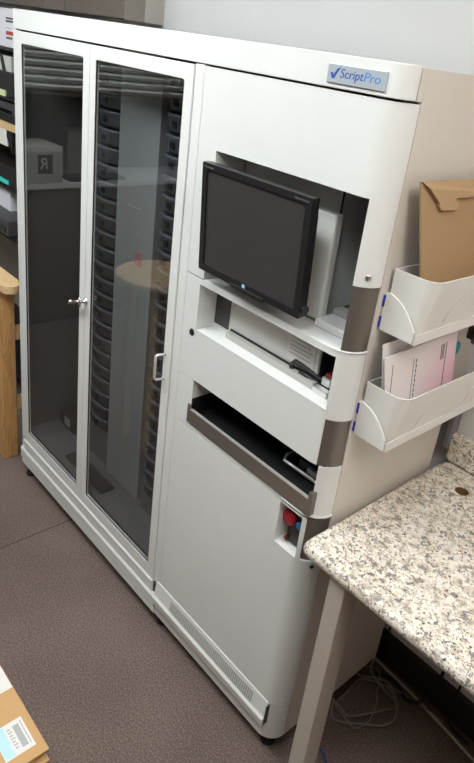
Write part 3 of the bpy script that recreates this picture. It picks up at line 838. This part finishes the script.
MB().box(-1.0, -.40, .125, .48, 1.032, 1.108).build('shell', M['greytray'], gt, .006)
MB().box(-.98, -.42, .121, .125, 1.05, 1.075).build('front_lip', M['black'], gt)

# ------------------------------------------------------------------ wall cabinet above, upper left
wc = thing('wall_cabinet', 'brown wall cabinet with flat doors above the white dispensing cabinet', 'cabinet', (-.8, .5, 2.02))
MB().box(-1.99, .052, .445, .6, 2.02, 2.72).build('body', M['brown'], wc)
for a, b in ((-1.98, -1.12), (-1.115, -.655), (-.65, -.44), (-.435, .052)):
    MB().box(a, b, .421, .443, 2.022, 2.70).build('door', M['brown'], wc, .002)
MB().box(.052, .056, .421, .51, 2.02, 2.72).build('face_strip', M['greybrown'], wc)
MB().box(.052, .058, .51, .6, 2.02, 2.72).build('filler', M['cream'], wc)

# ------------------------------------------------------------------ things opposite, seen only mirrored in the glass
lc = thing('side_counter', 'white counter along the left wall with shelf above', 'counter', (-1.75, -1.2, 0))
MB().box(-1.99, -1.5, -2.6, -.42, .965, 1.0).build('worktop', M['slat'], lc, .003)
MB().box(-1.99, -1.53, -2.58, -.44, 0, .965).build('cupboard', M['brown'], lc)
MB().box(-1.99, -1.55, -2.6, -.30, 1.545, 1.57).build('shelf_board', M['brown'], lc)
MB().box(-1.99, -1.93, -2.6, -.30, 1.0, 1.545).build('back_panel', M['greytray'], lc)
for k in range(6):
    z = 1.572 + k * .046
    o = MB().prism([(-1.95, z), (-1.56, z), (-1.53, z + .012), (-1.52, z + .026), (-1.53, z + .036), (-1.56, z + .040), (-1.95, z + .040)], 1, -2.2 + .03 * (k % 2), -.42 - .02 * (k % 3)).build('stored_slat', M['slat'])
    tag(o, '%s pale slat in the stack on the shelf opposite' % ['lowest', 'second lowest', 'third lowest', 'third highest', 'second highest', 'topmost'][k], 'slat', 'pale slats on the opposite shelf')
rb = thing('pharmacy_carton', 'grey carton with a prescription sign on the side counter', 'box', (-1.65, -.82, 1.0))
MB().box(-1.80, -1.505, -.955, -.70, 1.0, 1.205).build('body', plain('carton_grey', (.52, .53, .53), .7), rb, .003)
MB().box(-1.80, -1.505, -.955, -.70, 1.205, 1.236).build('lid', M['paper'], rb, .003)
sg = MB().box(-1.505, -1.5035, -.885, -.785, 1.065, 1.185).build('sign_square', M['greytray'], rb)
put_text('R', .05, .07, (-1.5030, -.85, 1.095), (0, 1, 0), (0, 0, 1), .1).build('letter', M['paper'], sg)
MB().box(-1.5045, -1.5035, -.92, -.76, 1.035, 1.05).build('print_band', M['greyprint'], rb)
kb = thing('keyboard', 'black keyboard on the side counter next to the carton', 'keyboard', (-1.62, -1.2, 1.0))
MB().box(-1.68, -1.53, -1.45, -1.02, 1.0, 1.02).build('body', M['black'], kb, .004)
MB().box(-1.67, -1.54, -1.44, -1.03, 1.02, 1.026).build('keys', M['greytray'], kb)
tag(MB().box(-1.9, -1.72, -1.42, -1.10, 1.0, 1.30).build('desk_unit', plain('unit_grey', (.25, .25, .25), .5), None, .01), 'grey desk unit behind the keyboard on the side counter', 'computer')
ws = thing('wooden_stool', 'round topped pine stool out in the room facing the cabinet', 'stool', (.04, -.66, 0))
MB().lathe([(.19, 0), (.2, .006), (.2, .03), (.19, .036)], (.04, -.66, .90), (0, 0, 1), 32).build('seat', M['pinetop'], ws)
for a in range(4):
    q = a * PI / 2 + .7; x, y = .04 + .12 * math.cos(q), -.66 + .12 * math.sin(q)
    MB().box(x - .02, x + .02, y - .02, y + .02, 0, .90).build('leg', M['pinetop'], ws)

# ------------------------------------------------------------------ lights: ceiling troffers
def troffer(x, y, lx, ly, lamp, label):
    t = thing('ceiling_light', label, 'ceiling light', (x, y, 2.75), 'ceiling troffers')
    MB().plate([(x - lx / 2 - .03, y - ly / 2 - .03), (x + lx / 2 + .03, y - ly / 2 - .03), (x + lx / 2 + .03, y + ly / 2 + .03), (x - lx / 2 - .03, y + ly / 2 + .03)],
               [[(x - lx / 2, y - ly / 2), (x + lx / 2, y - ly / 2), (x + lx / 2, y + ly / 2), (x - lx / 2, y + ly / 2)]], 2, 2.735, 2.75).build('frame', M['ceiling'], t)
    d = MB().box(x - lx / 2, x + lx / 2, y - ly / 2, y + ly / 2, 2.742, 2.75).build('diffuser', M[lamp], t)
troffer(.7, -.85, 1.2, .6, 'lamp', 'ceiling light over the aisle in front of the glass doors')
troffer(2.0, -1.0, .6, .6, 'lamp', 'small square ceiling light near the counter end of the cabinet')
troffer(3.0, -.4, 1.2, .6, 'lampwarm', 'warm dimmer ceiling light over the granite counter')
troffer(-.7, -1.3, .9, .6, 'lamp', 'added ceiling light brightening the side counter on the left')  # unseen lamp added to brighten what the glass doors mirror

w = bpy.data.worlds.new('world'); bpy.context.scene.world = w; w.use_nodes = True
w.node_tree.nodes['Background'].inputs[0].default_value = (.9, .95, 1, 1); w.node_tree.nodes['Background'].inputs[1].default_value = .3

# ------------------------------------------------------------------ camera
cam = bpy.data.cameras.new('camera'); co = bpy.data.objects.new('camera', cam); C.objects.link(co)
Rm = Matrix(((0.67474288, -0.37808559, 0.63385593), (0.72620872, 0.18686476, -0.66159086), (0.13169263, 0.90671542, 0.40065471)))
co.matrix_world = Matrix.Translation((2.48014027, -1.06923357, 1.99564937)) @ Rm.to_4x4()
cam.sensor_fit = 'AUTO'; cam.sensor_width = 36
cam.lens = 644.7924 / 763 * 36
cam.shift_x = (237 - 266.2526) / 763; cam.shift_y = (331.7834 - 381.5) / 763
cam.clip_start = .02
sc_ = bpy.context.scene; sc_.camera = co
vs = sc_.view_settings; vs.view_transform = 'Standard'; vs.look = 'None'; vs.gamma = 1; vs.use_curve_mapping = False
vs.exposure = 0.1
